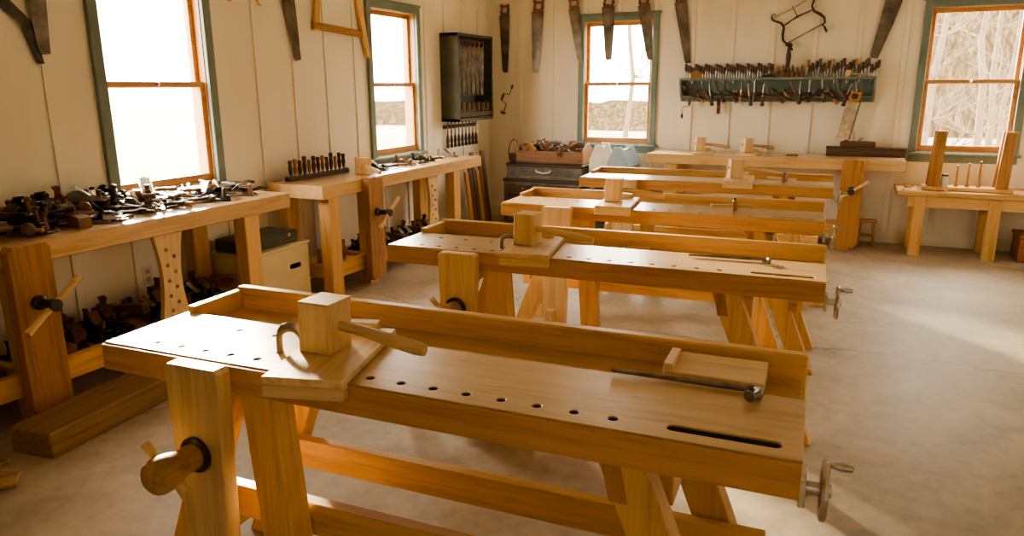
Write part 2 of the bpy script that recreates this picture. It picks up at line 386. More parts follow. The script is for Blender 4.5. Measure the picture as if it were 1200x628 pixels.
def window(n,loc,rz):
    e=bpy.data.objects.new('window_%d'%n,None); COL.objects.link(e); e.location=loc; e.rotation_euler=(0,0,rz); e['kind']='structure'
    h=WW/2; c=.062
    b=MB()
    b.shape([rect(-h-c,WZ0-.02,h+c,WZ1+c),rect(-h+.006,WZ0,h-.006,WZ1-.006)],.03,'XZ',(0,-.015,0),bev=.003)
    b.box(-h-c-.02,-.035,WZ1+c,h+c+.02,0.0,WZ1+c+.02,.003)
    b.box(-h-c-.025,-.06,WZ0-.035,h+c+.025,.02,WZ0-.008,.004); b.box(-h-c,-.02,WZ0-.1,h+c,0,WZ0-.035,.003)
    b.obj('casing',teal(),e)
    b=MB(); t=.012
    b.box(-h+.0,0,WZ0,-h+t,T,WZ1,0); b.box(h-t,0,WZ0,h,T,WZ1,0); b.box(-h,0,WZ1-t,h,T,WZ1,0); b.box(-h,0,WZ0-.008,h,T,WZ0+t,0)
    b.obj('jamb',sashw('z'),e)
    m=(WZ0+WZ1)/2-.01
    for nm,z0,z1,yy in (('lower_sash',WZ0+t,m+.02,.035),('upper_sash',m-.02,WZ1-t,.075)):
        b=MB(); b.shape([rect(-h+t,z0,h-t,z1),rect(-h+t+.035,z0+(.05 if nm[0]=='l' else .034),h-t-.035,z1-(.034 if nm[0]=='l' else .038))],.034,'XZ',(0,yy,0),bev=.003)
        s=b.obj(nm,sashw('x'),e)
        MB().box(-h+.04,yy-.002,z0+.03,h-.04,yy+.002,z1-.03,0).obj('glass_pane',glass(),s)
        if nm[0]=='l': MB().rev([(.012,0),(.014,.01),(.006,.02),(.0,.022)],(0,.018,m+.005),(0,-1,0),10).obj('sash_lock',steel(),s)
    return e
window(1,(-W,winL[0],0),PI/2); window(2,(-W,winL[1],0),PI/2); window(3,(winB[0],D,0),0); window(4,(winB[1],D,0),0)
def outlet(x,y,z,rz):
    e=thing('power_outlet','cream power outlet plate on the boarded wall','outlet',(x,y,z),rz)
    MB().box(-.037,-.008,-.06,.037,0,.06,.003).obj('cover_plate',plain('outlet_plastic',(.75,.68,.52),.4,0,.03),e)
    b=MB()
    for dz in (-.026,.026): b.box(-.016,-.0095,dz-.014,.016,-.007,dz+.014,.002); 
    b.obj('socket',plain('outlet_socket',(.45,.4,.3),.4,0,.03),e)
outlet(-W+.001,3.22,.40,PI/2); outlet(-W+.001,4.62,.42,PI/2)
# ------------------------------------------------------------ free benches
O=(-.93,-.28,0)
def free_bench():
    e=thing('workbench','honey pine workbench with tool tray, splayed legs and leg vise','workbench',group='freestanding workbenches')
    def N(): return MB(O)
    SY=.305
    hc=[(.15+.088*i,.05,.011) for i in range(16)]+[(.16+.13*i,.22,.0095) for i in range(3)]+[(.525,.115,.011)]
    def pill(x0,x1,y,r): return circ(x1,y,r,10,-PI/2,PI/2)+[(x1,y+r)]+circ(x0,y,r,10,PI/2,1.5*PI)+[(x0,y-r)]
    N().shape([rect(0,0,1.855,SY)]+[circ(a,c,r,14) for a,c,r in hc]+[pill(1.60,1.80,.054,.015)],.075,'XY',(0,0,.8325),bev=.0015).obj('top_slab',slabw(),e)
    for a,c,r in hc: N().cyl((a,c,.80),(a,c,.8665),r+.001,n=14).obj('dog_hole_shade',holeshade(),e)  # solid dark plugs, shade of the dog holes painted in
    N().shape([pill(1.60,1.80,.054,.0165)],.06,'XY',(0,0,.835)).obj('dog_slot_shade',holeshade(),e)  # solid dark filler painting the shade inside the slot
    N().box(0,-.012,.792,1.855,-.0,.866,.002).obj('front_shade_strip',wood('pine_shaded',(.52,.275,.10),(.38,.18,.06),'x',.4),e)  # added strip, darker colour paints the shaded front face of the slab
    N().box(.03,SY,.812,1.845,.525,.828,.002).obj('tray_bottom',wood('tray',(.54,.335,.145),(.43,.245,.09),'x',.45),e)  # tray shadow put into the colour as darker wood
    N().box(0,.525,.735,1.855,.563,.898,.005).obj('tray_apron',pine(),e)
    N().box(0,SY+.002,.735,.028,.524,.890,.003).obj('tray_end',pine('y'),e)
    def sl(top,foot,y0,y1,w=.105,zt=.794):
        N().shape([[(foot-w/2,0),(foot+w/2,0),(top+w/2,zt),(top-w/2,zt)]],y1-y0,'XZ',((0,(y0+y1)/2,0)),bev=.003).obj('leg',pine('z'),e)
    sl(.395,.08,.035,.095); sl(1.5,1.815,.004,.07)
    sl(.395,.08,.45,.515,.105,.81); sl(1.5,1.815,.45,.515,.105,.81)
    sl(.525,.585,.006,.088,.105,.794)
    for ya,yb in ((.10,.14),(.405,.445)):
        N().box(.1,ya,.335,1.79,yb,.435,.003).obj('long_stretcher',pine(),e)
    for xa in (.17,1.665):
        N().box(xa,.095,.2,xa+.045,.45,.28,.003).obj('end_stretcher',pine('y'),e)
        N().box(xa+.11 if xa<1 else xa-.11,.095,.66,xa+.155 if xa<1 else xa-.065,.45,.76,.003).obj('end_stretcher',pine('y'),e)
    for xa in (.165,1.71):
        N().box(xa,.062 if xa<1 else -.004,.36,xa+.045,.10,.41,.003).obj('tenon_wedge',oak('y'),e,'small dark wedged tenon')
    N().shape([[(1.478,.70),(1.518,.70),(1.50,.79),(1.46,.79)]],.008,'XZ',(0,.003,0)).obj('tenon',oak('z'),e,'dark through tenon')
    v=N().shape([[(.305,.07),(.435,.07),(.47,.858),(.458,.87),(.302,.87),(.29,.858)]],.05,'XZ',(0,-.039,0),bev=.003).obj('vise_chop',maple('z'),e)
    N().rev([(.046,0),(.050,.003),(.050,.010),(.042,.014)],(.375,-.064,.625),(0,-1,0),24).obj('garter_ring',iron(),v)
    hw=wood('hub',(.50,.29,.13),(.36,.19,.075),'y')
    N().rev([(.034,0),(.036,.025),(.033,.042),(.038,.056),(.045,.075),(.048,.095),(.048,.118),(.043,.132),(.030,.142),(.0,.146)],(.375,-.076,.625),(0,-1,0),26).obj('screw_hub',hw,v)
    N().tube([(.375-.065,-.165,.69),(.375-.03,-.165,.655),(.375+.03,-.165,.595),(.375+.05,-.165,.575)],[.013,.011,.010,.012],10).obj('vise_handle',maple(),v)
    N().box(.33,-.12,.16,.38,.12,.24,.003).obj('parallel_guide',maple('y'),v)
    b=N(); cx=1.90; cy=.08; cz=.775
    b.tube([(cx,cy+.055*math.cos(a*PI/10),cz+.055*math.sin(a*PI/10)) for a in range(20)],.008,8,closed=True)
    for k in range(3):
        a=k*2*PI/3+.4; b.cyl((cx,cy,cz),(cx,cy+.054*math.cos(a),cz+.054*math.sin(a)),.006,n=8)
    b.cyl((1.86,cy,cz),(cx+.015,cy,cz),.014,n=12); b.box(1.853,cy-.035,cz-.03,1.866,cy+.035,cz+.03,.002)
    w=b.obj('handwheel',steel(),e,'polished metal tail vise handwheel')
    b=N(); b.rev([(.005,0),(.006,.012),(.010,.03),(.008,.05),(0,.054)],(cx,cy+.03,cz+.042),(1,0,0),10); b.obj('crank_knob',steel(),w)
    return e
FB=[(-1.873,1.331),(-1.873,2.772),(-1.92,4.107),(-1.907,5.545)]
TH=.0314
def place(o,i,lx,ly,z):
    x,y=FB[i]; c,s=math.cos(TH),math.sin(TH); return (x+lx*c-ly*s,y+lx*s+ly*c,z)
fb=free_bench(); fb.location=place(fb,0,.93,.28,0); fb.rotation_euler=(0,0,TH)
for i in (1,2,3): dup(fb,place(fb,i,.93,.28,0),(0,0,TH),'honey pine workbench with tool tray, splayed legs and leg vise')
hk=[(.69,.13,.22),(.66,.14,.15),(.70,.152,.08),(1.2,.155,.05)]
for i,(lx,ly,r) in enumerate(hk):
    inst('bench_hook',place(0,i,lx,ly+.002,.8715),(0,0,TH+r),'pale wooden bench hook hooked over the bench edge')
    inst('mallet',place(0,i,lx-.03,ly+.01,.892),(0,0,TH+[-.03,-.05,.1,.3][i]),'square-headed wooden mallet resting on a bench hook')
    if i<2: inst('holdfast',place(0,i,.525,.115,.872) if i==0 else place(0,i,.52,.11,.872),(0,0,TH+.25),'grey forged holdfast hooked beside the mallet',scale=(1,1,1.3) if i==0 else 1.0)
inst('bench_hook',place(0,0,1.64,.42,.8635),(0,0,TH+PI/2),'pale wooden bench hook lying in the tool tray',scale=(.75,.6,.8))
inst('bar_holdfast',place(0,0,1.73,.30,.872),(0,.0,TH+.0),'slim steel holdfast with a curved head lying on the bench top',group='loose holdfasts',scale=1.1)
inst('bar_holdfast',place(0,1,1.62,.25,.872),(0,0,TH+.05),'slim steel holdfast lying across the bench top',group='loose holdfasts')
for i,lx,ly,r in ((1,1.0,.42,.1),(2,1.3,.42,0),(3,.6,.42,.2),(2,.5,.42,.1)):
    inst('chisel',place(0,i,lx,ly,.843),(0,0,r),'chisel lying in the bench tool tray')
for i,lx,ly,r in ((2,1.35,.2,.2),(3,1.5,.2,-.3)):
    inst('gauge',place(0,i,lx,ly,.871),(0,0,r),'wooden marking gauge on the bench top')
# ------------------------------------------------------------ wall benches
def wall_bench(label,loc,rz,Ln,dep,top,legs,chop,dead,shelf=True,thick=.1):
    e=thing('workbench',label,'workbench',loc,rz)
    MB().box(0,0,top-thick,Ln,dep,top,.004).obj('bench_top',slabw(),e)
    for lx in legs:
        for y0,y1 in ((.012,.11),(dep-.1,dep-.01)):
            MB().box(lx-.065,y0,0,lx+.065,y1,top-thick,.004).obj('leg',pine('z'),e)
        MB().box(lx-.025,.11,.14,lx+.025,dep-.1,.24,.003).obj('end_stretcher',pine('y'),e)
    for k in range(len(legs)-1):
        a,c=legs[k]+.065,legs[k+1]-.065
        MB().box(a,.03,.14,c,.075,.255,.003).obj('front_stretcher',pine(),e)
        if shelf: MB().box(a,.075,.2,c,dep-.03,.222,.002).obj('shelf_board',pine(),e)
    if chop is not None:
        v=MB().shape([[(chop-.1,.09),(chop-.07,.05),(chop+.07,.05),(chop+.1,.09),(chop+.1,top-.02),(chop+.08,top+.005),(chop-.08,top+.005),(chop-.1,top-.02)]],.06,'XZ',(0,-.034,0),bev=.004).obj('vise_chop',oak('z'),e)
        MB().rev([(.035,0),(.035,.02),(.022,.03),(.022,.09),(.03,.1),(.03,.13),(0,.135)],(chop,-.064,.6),(0,-1,0),20).obj('screw_hub',iron(),v)
        MB().tube([(chop-.14,-.175,.5),(chop-.05,-.175,.565),(chop+.05,-.175,.635),(chop+.14,-.175,.7)],[.018,.014,.014,.018],10).obj('vise_handle',maple(),v)
    if dead is not None:
        w=.1; z0,z1=.255,top-thick; o=[]
        for i in range(13): t=i/12; o.append((dead+w*(1-.35*math.sin(PI*t)),z0+(z1-z0)*t))
        for i in range(12,-1,-1): t=i/12; o.append((dead-w*(1-.35*math.sin(PI*t)),z0+(z1-z0)*t))
        hs=[circ(dead+(.025 if k%2 else -.025),z0+.06+k*.045,.011,12) for k in range(9)]
        MB().shape([o]+hs,.032,'XZ',(0,.045,0),bev=.002).obj('deadman',maple('z'),e,'pale sliding deadman drilled with holes')
    return e
BA=(-3.44,1.2); BB=(-3.44,4.29)
wall_bench('long pine wall bench with leg vise under the window',(BA[0],BA[1],0),PI/2,2.74,.575,.87,[.2,.9,2.38],.9,1.74)
wall_bench('pine wall bench with leg vise and deadman below the window',(BB[0],BB[1],0),PI/2,2.58,.5,.87,[.14,.62,2.07],.58,1.64)
wall_bench('pine workbench with leg vise against the back wall',(-1.9,7.68,0),0,2.42,.55,.88,[.25,1.95],1.98,None)
e=thing('low_bench','low pine side bench beneath the window','bench',(.47,7.7,0))
MB().box(0,0,.565,1.6,.52,.61,.004).obj('bench_top',pine(),e)
for lx in (.2,.80,1.45):
    for y0 in (.02,.42): MB().box(lx-.05,y0,0,lx+.05,y0+.08,.565,.003).obj('leg',pine('z'),e)
MB().box(.1,.03,.46,1.55,.055,.565,.002).obj('apron',pine(),e)
e=thing('sawbench','small wooden sawbench stored upside down with legs up','sawhorse',(1.04,7.9,.612))
MB().box(-.36,-.1,0,.36,.1,.035,.004).obj('seat_board',pine(),e)
for sx in (-1,1):
    for sy in (-1,1):
        MB().shape([[(sx*.27-.05,0.036),(sx*.27+.05,0.036),(sx*.27+.065,.54),(sx*.27-.025,.54)]],.035,'XZ',(0,sy*.07,0),bev=.003).obj('leg',oak('z'),e)
    MB().box(sx*.27-.0,-.05,.2,sx*.27+.04,.05,.26,.002).obj('rail',oak('y'),e)
for k,x in enumerate((.96,1.05,1.14)):
    e=thing('turned_spindle','slender turned wooden spindle standing on the sawbench','spindle',(x,7.9,.648),0,'turned spindles')
    MB().rev([(.018,0),(.02,.01),(.008,.03),(.010,.10),(.007,.17+.02*k),(.012,.19+.02*k),(0,.2+.02*k)],n=10).obj('spindle',oak('z'),e)
e=thing('glass_jar','small glass jar with a brown lid','jar',(.86,7.85,.648))
MB().rev([(.0,0),(.032,0),(.034,.01),(.034,.08),(.026,.095)],(0,0,0),n=18).obj('jar',plain('jar_glass',(.6,.6,.5),.1,0,.05),e)
MB().rev([(.028,.095),(.029,.098),(.029,.115),(0,.117)],(0,0,0),n=18).obj('lid',red(),e)
for k in range(7):
    inst_l=thing('wood_shaving','curled pale wood shaving','shavings',(.55+.06*k,7.76+.02*(k%3),.632),k*1.3,'wood shavings on the bench')
    MB().tube([(.02*math.cos(a*.8)*(1-a*.06),a*.006,.02*math.sin(a*.8)*(1-a*.06)) for a in range(14)],.009,4,flat=.12).obj('curl',maple(),inst_l)
e=thing('toolbox','dark red wooden tool box with a carrying handle','toolbox',(1.62,7.95,0))
rb=wood('redbox',(.30,.12,.05),(.19,.07,.03),'x')
MB().box(-.12,-.18,0,.3,.14,.22,.006).obj('body',rb,e); MB().box(-.13,-.19,.22,.31,.15,.25,.004).obj('lid',rb,e)
MB().tube([(.02,0,.25),(.03,0,.29),(.15,0,.29),(.16,0,.25)],.008,8).obj('handle',iron(),e)
e=thing('step_stool','tiny dark wooden step stool by the wall','stool',(.26,8.06,0))
MB().box(-.09,-.07,.24,.09,.07,.26,.002).obj('seat',oak(),e)
for sx in (-1,1): MB().shape([[(sx*.07-.012,0),(sx*.07+.012,0),(sx*.06+.012,.24),(sx*.06-.012,.24)]],.12,'XZ').obj('leg',oak('z'),e)
MB().box(-.06,-.06,.1,.06,-.045,.13,.002).obj('rung',oak(),e)
inst('mallet',(-1.40,7.93,.9025),(0,0,.3),'square-headed wooden mallet on the back bench')
inst('bench_hook',(-1.35,7.9,.8815),(0,0,.1),'pale wooden bench hook on the back bench',scale=(1,.9,1))
inst('bench_hook',(-.9,7.9,.8815),(0,0,-.1),'pale wooden bench hook on the back bench',scale=(1,.9,1))
inst('mallet',(-.93,7.93,.9025),(0,0,.6),'square-headed wooden mallet on the back bench')
e=thing('long_box','long dark brown wooden box against the wall','box',(.18,8.16,.881))
MB().box(-.36,-.07,0,.36,.07,.07,.004).obj('body',dark(),e); MB().box(-.365,-.075,.07,.365,.075,.085,.003).obj('lid',dark(),e)
inst('wooden_plane',(.1,8.13,.968),(0,0,.1),'dark wooden plane resting on the long box')
inst('chisel',(-.55,7.85,.892),(0,0,.4),'chisel lying on the back bench')
# ------------------------------------------------------------ left bench clutter
foot={'metal_plane':(.27,.07),'steel_plane':(.27,.07),'moulding_plane':(.25,.05),'drawknife':(.36,.2),'spokeshave':(.27,.05),'hammer':(.34,.13),'wooden_plane':(.33,.07),'clamp':(.2,.12),'brace':(.36,.12),'chisel':(.29,.035),'gouge':(.3,.035),'file':(.32,.035),'square':(.17,.22)}
labs={'metal_plane':'dark iron hand plane in the tool pile on the bench','steel_plane':'worn steel hand plane in the tool pile on the bench','moulding_plane':'wooden moulding plane in the tool pile on the bench','drawknife':'drawknife with dark blade in the tool pile on the bench','spokeshave':'dark spokeshave in the tool pile on the bench','hammer':'hammer in the tool pile on the bench','wooden_plane':'wooden plane in the tool pile on the bench','clamp':'iron clamp in the tool pile on the bench','brace':'iron brace in the tool pile on the bench','chisel':'wood-handled chisel on the window bench','gouge':'dark-handled gouge on the window bench','file':'steel file on the window bench','square':'try square on the window bench'}
def lay(seq,x0,x1,y0,z,grp,y1,step=.085,spread=.35,sc=1.0):
    y=y0; k=0
    while y<y1:
        kd=seq[k%len(seq)]; k+=1
        x=random.uniform(x0+.12,x1-.12)
        r=random.uniform(-spread,spread)+(PI if random.random()<.5 else 0)
        inst(kd,(x,y,z+(.015 if kd in('chisel','gouge') else 0)),(random.uniform(-.08,.08),random.uniform(-.06,.06),r),labs[kd],grp,sc*random.uniform(.92,1.1))
        y+=max(step,foot[kd][1]*.7)
G='tools piled on the window bench'
lay(['metal_plane','steel_plane','wooden_plane','drawknife','metal_plane','spokeshave','brace','steel_plane'],-4.0,-3.56,1.75,.872,G,2.85,.07,.5,1.08)
lay(['chisel','file','steel_plane','square','metal_plane','clamp','chisel','steel_plane','hammer','gouge','file','metal_plane','spokeshave'],-4.0,-3.5,2.84,.872,G,3.88,.042,.6,1.05)
lay(['steel_plane','spokeshave','metal_plane','drawknife','clamp','brace'],-3.98,-3.6,1.8,.925,G,2.85,.065,.8,1.05)
lay(['chisel','clamp','steel_plane','file','spokeshave','square','chisel'],-4.0,-3.56,2.86,.900,G,3.86,.05,1.2,1.05)
lay(['steel_plane','chisel','metal_plane','spokeshave','file'],-3.98,-3.64,1.95,.962,G,3.2,.075,.9,1.05)
lay(['file','chisel','gouge','spokeshave','clamp'],-3.98,-3.62,3.0,.93,G,3.8,.055,1.4,1.05)
lay(['chisel','spokeshave','file','gouge','clamp'],-3.9,-3.5,2.1,.885,G,3.8,.06,1.2,1.05)
G='planes on the shelf under the window bench'
for k in range(12):
    kd=['metal_plane','wooden_plane','steel_plane','metal_plane'][k%4]
    inst(kd,(-3.72+.04*math.sin(k*3.1),2.2+k*.113,.224),(0,0,random.uniform(-.2,.2)),'plane stored on the shelf under the window bench',G,1.1)
    kd=['metal_plane','metal_plane','wooden_plane'][k%3]
    inst(kd,(-3.74+.04*math.cos(k*2),2.25+k*.113,.285),(0,.1*math.sin(k),random.uniform(-.5,.5)),'plane stacked on the shelf under the bench',G,1.05)
for k in range(6):
    inst('wooden_plane',(-3.68,1.45+k*.1,.224),(0,0,random.uniform(-.1,.1)),'wooden plane stored on the shelf under the window bench',G)
e=thing('timber_beam','rough brown timber beam lying on the floor','timber',(-3.17,2.12,0),.1)
MB().box(-.12,-.30,0,.12,.42,.12,.006).obj('beam',wood('rough',(.27,.165,.08),(.16,.09,.04),'y',.6),e)
for k,(x,y,r,l) in enumerate(((-3.18,1.55,.5,.42),(-3.05,1.50,.9,.34),(-3.30,1.66,.2,.30))):
    e=thing('scrap_board','flat pale offcut board lying on the floor','board',(x,y,.001+.021*(k%2)),r,'offcut boards on the floor')
    MB().box(-l/2,-.05,0,l/2,.05,.02,.002).obj('plank',wood('scrap',(.38,.25,.12),(.26,.16,.07),'x',.6),e)
e=thing('storage_box','cream painted wooden box with an oval hand hole','box',(-3.80,3.985,0),PI/2)
MB().box(-.31,-.19,0,.31,.17,.44,.006).obj('body',cream(),e)
MB().box(-.32,-.2,.44,.32,.18,.46,.004).obj('lid',cream(),e)
MB().shape([circ(-.04,0,.018,10,PI/2,1.5*PI)+circ(.04,0,.018,10,-PI/2,PI/2)],.006,'XZ',(0.15,-.1915,.3)).obj('hand_hole_shade',holeshade(),e)  # black patch on the box, paints the shade of a hand hole
e=thing('tool_case','flat dark grey tool case','case',(-3.80,3.98,.461),PI/2)
MB().box(-.27,-.14,0,.27,.14,.09,.01).obj('case',plain('case_grey',(.07,.075,.07),.5,0,.2),e)
b=MB(); b.box(-.18,-.146,.05,-.15,-.139,.075,.001); b.box(.15,-.146,.05,.18,-.139,.075,.001); b.obj('latch',steel(),e)
e=thing('chisel_rack','low dark rack for standing chisels','rack',(-3.86,4.78,.871),PI/2)
MB().box(-.36,-.025,.0,.36,.025,.03,.002).obj('base',dark(),e)
for s in (-1,1): MB().box(s*.36-.01,-.025,.0,s*.36+.01,.025,.035,.002).obj('end_block',dark('z'),e)
for k in range(13):
    inst('chisel' if k%3==1 else 'gouge',(-3.86,4.45+k*.055,.918-.004*(k%3)),(0,-PI/2,0),'dark-handled chisel standing in the bench rack','chisels in the bench rack',(.95,1.25,1.25) if k%2 else (.8,1.2,1.2))
inst('mallet',(-3.62,5.05,.872),(0,0,-.5),'square-headed wooden mallet on the wall bench')
G='tools on the far end of the wall bench'
for k in range(9):
    inst(['metal_plane','spokeshave','chisel','steel_plane','hammer'][k%5],(-3.72,5.35+k*.16,.872+(.015 if k%5==2 else 0)),(0,0,random.uniform(-.5,.5)),'tool lying on the wall bench below the window',G)
for k in range(11):
    inst(['metal_plane','wooden_plane','metal_plane'][k%3],(-3.68,5.05+k*.12,.224),(0,0,random.uniform(-.15,.15)),'plane on the shelf below the wall bench','planes under the far wall bench')
for k,(yy,h) in enumerate(((4.55,.12),(4.69,.16))):
    e=thing('wood_block','offcut wood block on the bench stretcher','wood block',(-3.66,yy,.223)); MB().box(-.05,-.05,0,.05,.05,h,.003).obj('block',oak('z'),e)
for k in range(6):
    ln=.68+.1*(k%3); a=-.12
    e=thing('board','rough board leaning in the corner','board',(-3.62,7.02+k*.085,0),0,'boards leaning in the corner',rot=(0,a,0))
    MB().box(-.012,-.035,0,.012,.035,ln,.002).obj('plank',[oak('z'),red('z'),dark('z')][k%3],e)
# ------------------------------------------------------------ tool chests
def chest(name,label,x,y,z,w,d,h,mat,lid,nh):
    e=thing(name,label,'tool chest',(x,y,z))
    MB().box(-w/2,-d/2,0,w/2,d/2,h-.03,.004).obj('body',mat,e)
    MB().box(-w/2-.01,-d/2-.01,h-.03,w/2+.01,d/2+.01,h,.005).obj('lid',lid,e)
    MB().box(-w/2-.006,-d/2-.006,0,w/2+.006,d/2+.006,.035,.003).obj('skirt',mat,e)
    if nh:
        MB().tube([(-.09,-d/2-.006,h*.62),(-.08,-d/2-.02,h*.5),(0,-d/2-.026,h*.42),(.08,-d/2-.02,h*.5),(.09,-d/2-.006,h*.62)],.009,8).obj('rope_handle',plain('rope',(.65,.6,.5),.8,0,.1),e)
    return e
dg=plain('chest_grey',(.13,.12,.10),.6,0,.4,9)
c=chest('tool_chest','large worn grey tool chest with drawers on the floor',-3.08,7.88,0,.92,.48,.55,dg,dark(),False)
for k in range(2):
    for s in (-1,1):
        dr=MB().box(s*.22-.19,-.252,.3+.1*k,s*.22+.19,-.238,.385+.1*k,.003).obj('drawer',dark(),c)
        MB().rev([(.008,0),(.013,.01),(0,.018)],(s*.22,-.252,.342+.1*k),(0,-1,0),10).obj('knob',steel(),dr)
chest('tool_chest','worn grey tool chest with a white rope handle',-3.06,7.88,.552,.90,.44,.17,dg,dark(),True)
tw,td,th_=.80,.36,.14; ZT=.724
cb=lambda a='x': wood('chestbrown',(.24,.12,.055),(.14,.065,.03),a)
e=thing('tool_tote','worn brown open wooden tote full of tools','tool tote',(-3.02,7.9,ZT))
MB().box(-tw/2,-td/2,0,tw/2,td/2,.015,.002).obj('tote_bottom',red(),e)
for s in (-1,1):
    MB().box(-tw/2,s*td/2-.008,.015,tw/2,s*td/2+.008,th_,.002).obj('side_board',cb(),e)
    MB().shape([[(-td/2,.015),(td/2,.015),(td/2,th_),(.04,.22),(-.04,.22),(-td/2,th_)]],.016,'YZ',(s*(tw/2-.01),0,0)).obj('end_board',cb('y'),e)
MB().cyl((-tw/2,0,.19),(tw/2,0,.19),.012,n=10).obj('handle',dark(),e)
G='tools in the open tote'
for k in range(9):
    inst(['moulding_plane','gouge','wooden_plane','gouge','wooden_plane','hammer','brace','wooden_plane','gouge'][k],(-3.27+.065*k,7.80+.03*(k%3),ZT+.11+.03*(k%2)),(0,-.35 if k%2 else .3,.5*(k-3)*.5),'tool stored in the open tote',G)
for k in range(2):
    inst('handsaw',(-3.16+.36*k,7.82+.1*k,ZT+.22),(.12,PI/2-.5+.5*k,0),'handsaw sticking out of the open tote',G,(.35,.5,.5))
e=thing('wire_basket','round dark woven basket','basket',(-3.46,7.76,ZT))
MB().rev([(.0,0),(.05,0),(.065,.04),(.07,.1),(.066,.1),(.06,.045),(.045,.008),(0,.008)],n=20).obj('bowl',dark(),e)
MB().tube([(.07*math.cos(a),0,.1+.16*math.sin(a)) for a in [PI*i/12 for i in range(13)]],.007,6).obj('handle',dark(),e)
e=thing('side_cabinet','small grey cabinet beside the chests','cabinet',(-2.26,7.95,0))
MB().box(-.32,-.22,.04,.32,.22,.56,.005).obj('body',dg,e); MB().box(-.34,-.24,.56,.34,.24,.585,.004).obj('top',pine(),e); dr=MB().box(-.27,-.232,.1,.27,-.22,.52,.003).obj('door',dark('z'),e)
MB().rev([(.01,0),(.015,.012),(0,.02)],(.2,-.232,.36),(0,-1,0),10).obj('knob',steel(),dr)
for s in (-1,1): MB().box(s*.25-.03,-.2,0,s*.25+.03,.2,.04,.002).obj('foot',dg,e)
wp=plain('white_paint',(.82,.78,.70),.5,0,.05); bp=plain('pale_blue_paint',(.33,.42,.47),.5,0,.08)
def gtote(label,x,y,w,l,h,mat,rz):
    e=thing('gable_tote',label,'tool tote',(x,y,.586),rz,'painted gable-ended totes')
    MB().box(-w/2,-l/2,0,w/2,l/2,.012,.002).obj('tote_bottom',mat,e)
    for s in (-1,1):
        MB().box(s*w/2-.006,-l/2,.012,s*w/2+.006,l/2,h*.42,.002).obj('side_board',mat,e)
        MB().shape([[(-w/2,0),(w/2,0),(w/2,h*.55),(.04,h),(-.04,h),(-w/2,h*.55)]],.014,'XZ',(0,s*l/2,0),bev=.001).obj('end_board',mat,e)
    MB().cyl((0,-l/2,h*.88),(0,l/2,h*.88),.012,n=10).obj('handle',maple('y'),e)
gtote('white painted wooden tote with gable ends',-2.47,7.93,.20,.36,.36,wp,.1)
gtote('pale blue painted wooden tote with gable ends',-2.22,7.93,.24,.36,.34,bp,-.08)
# ------------------------------------------------------------ wall hung
G='handsaws on the wall'
for x,z,r,s,sx,l in ((-3.80,2.36,.0,.95,.85,'dark-bladed handsaw hanging in the corner'),(-3.38,2.38,.05,1.0,.9,'long handsaw with worn blade hanging by its handle'),(-2.93,2.40,-.14,.85,.95,'handsaw hanging from the window casing'),(-2.53,2.40,-.02,.83,1.1,'handsaw hanging over the window'),(-2.13,2.40,-.15,.85,1.0,'handsaw hanging from the window casing'),(-1.74,2.42,-.16,.95,.85,'dark-bladed handsaw hanging on the boarded wall'),(.30,2.40,.24,.9,1.05,'dark-bladed handsaw hanging near the window')):
    inst('handsaw',(x,D-(.045 if -3<x<-2 else .026),z),(0,r,0),l,G,(s*sx,s,s))
inst('handsaw',(-W+.026,2.74,2.28),(0,.0,PI/2),'dark saw hanging on the boarded wall',G,.8)
inst('handsaw',(-W+.026,4.72,2.40),(0,-.12,PI/2),'narrow saw hanging on the boarded wall',G,.95)
e=thing('scythe','long curved dark scythe-like blade on the wall','scythe',(-W+.016,2.5,2.0),PI/2)
MB().shape([[(-.3,0),(-.1,.03),(.1,.02),(.2,-.08),(.24,-.3),(.2,-.3),(.14,-.1),(.06,-.03),(-.1,-.01),(-.3,-.03)]],.005,'XZ').obj('blade',iron(),e)
MB().cyl((-.42,0,-.015),(-.28,0,-.015),.014,.012,10).obj('handle',oak(),e)
e=thing('wooden_frame','light wooden trapezoid tool frame hanging on the wall','wooden frame',(-W+.028,5.37,2.02),PI/2)  # wooden tool frame with a trapezoid outline
MB().shape([[(-.36,.0),(-.30,.0),(-.22,.5),(-.28,.5)]],.03,'XZ',bev=.003).obj('side_rail',pine('z'),e)
MB().shape([[(.40,-.2),(.345,-.18),(.25,.18),(.18,.5),(.24,.5),(.33,.18)]],.03,'XZ',bev=.003).obj('side_rail',pine('z'),e)
MB().box(-.36,-.016,-.01,.30,.016,.045,.003,M=Matrix.Rotation(.05,4,'Y')).obj('cross_rail',oak(),e)
e=thing('wooden_dividers','pair of orange wooden dividers hanging on the wall','dividers',(-W+.026,4.28,2.20),PI/2)
for s in (-1,1): MB().shape([[(s*.0-.012,.12),(s*.0+.012,.12),(s*.16+.01,-.05),(s*.16-.012,-.05)]],.014,'XZ',(0,s*.008,0)).obj('leg',pine('z'),e)
MB().cyl((0,-.02,.1),(0,.02,.1),.012).obj('pivot',iron(),e)
e=thing('tool_cabinet','dark green open wall cabinet filled with tools','tool cabinet',(-W+.001,7.52,1.2),PI/2)
w,d,h=.84,.22,.92; t=.03
b=MB(); b.box(-w/2,-.015,0,w/2,0,h,.001); b.box(-w/2,-d,0,-w/2+t,-.015,h,.003); b.box(w/2-t,-d,0,w/2,-.015,h,.003); b.box(-w/2,-d,0,w/2,-.015,t,.003); b.box(-w/2,-d,h-t,w/2,-.015,h,.003)
b.obj('case',[darkgreen()],e)
MB().box(-w/2+t,-d+.01,.05,w/2-t,-d+.03,.09,.001).obj('tool_rail',dark(),e)
G='tools inside the wall cabinet'
for k in range(13):
    inst('chisel' if k%2==0 else 'gouge',(-W+.19,7.165+k*.058,1.305+.006*(k%3)),(0,-PI/2,0),'chisel standing in a row in the open wall cabinet',G,(.65,.8,.8))
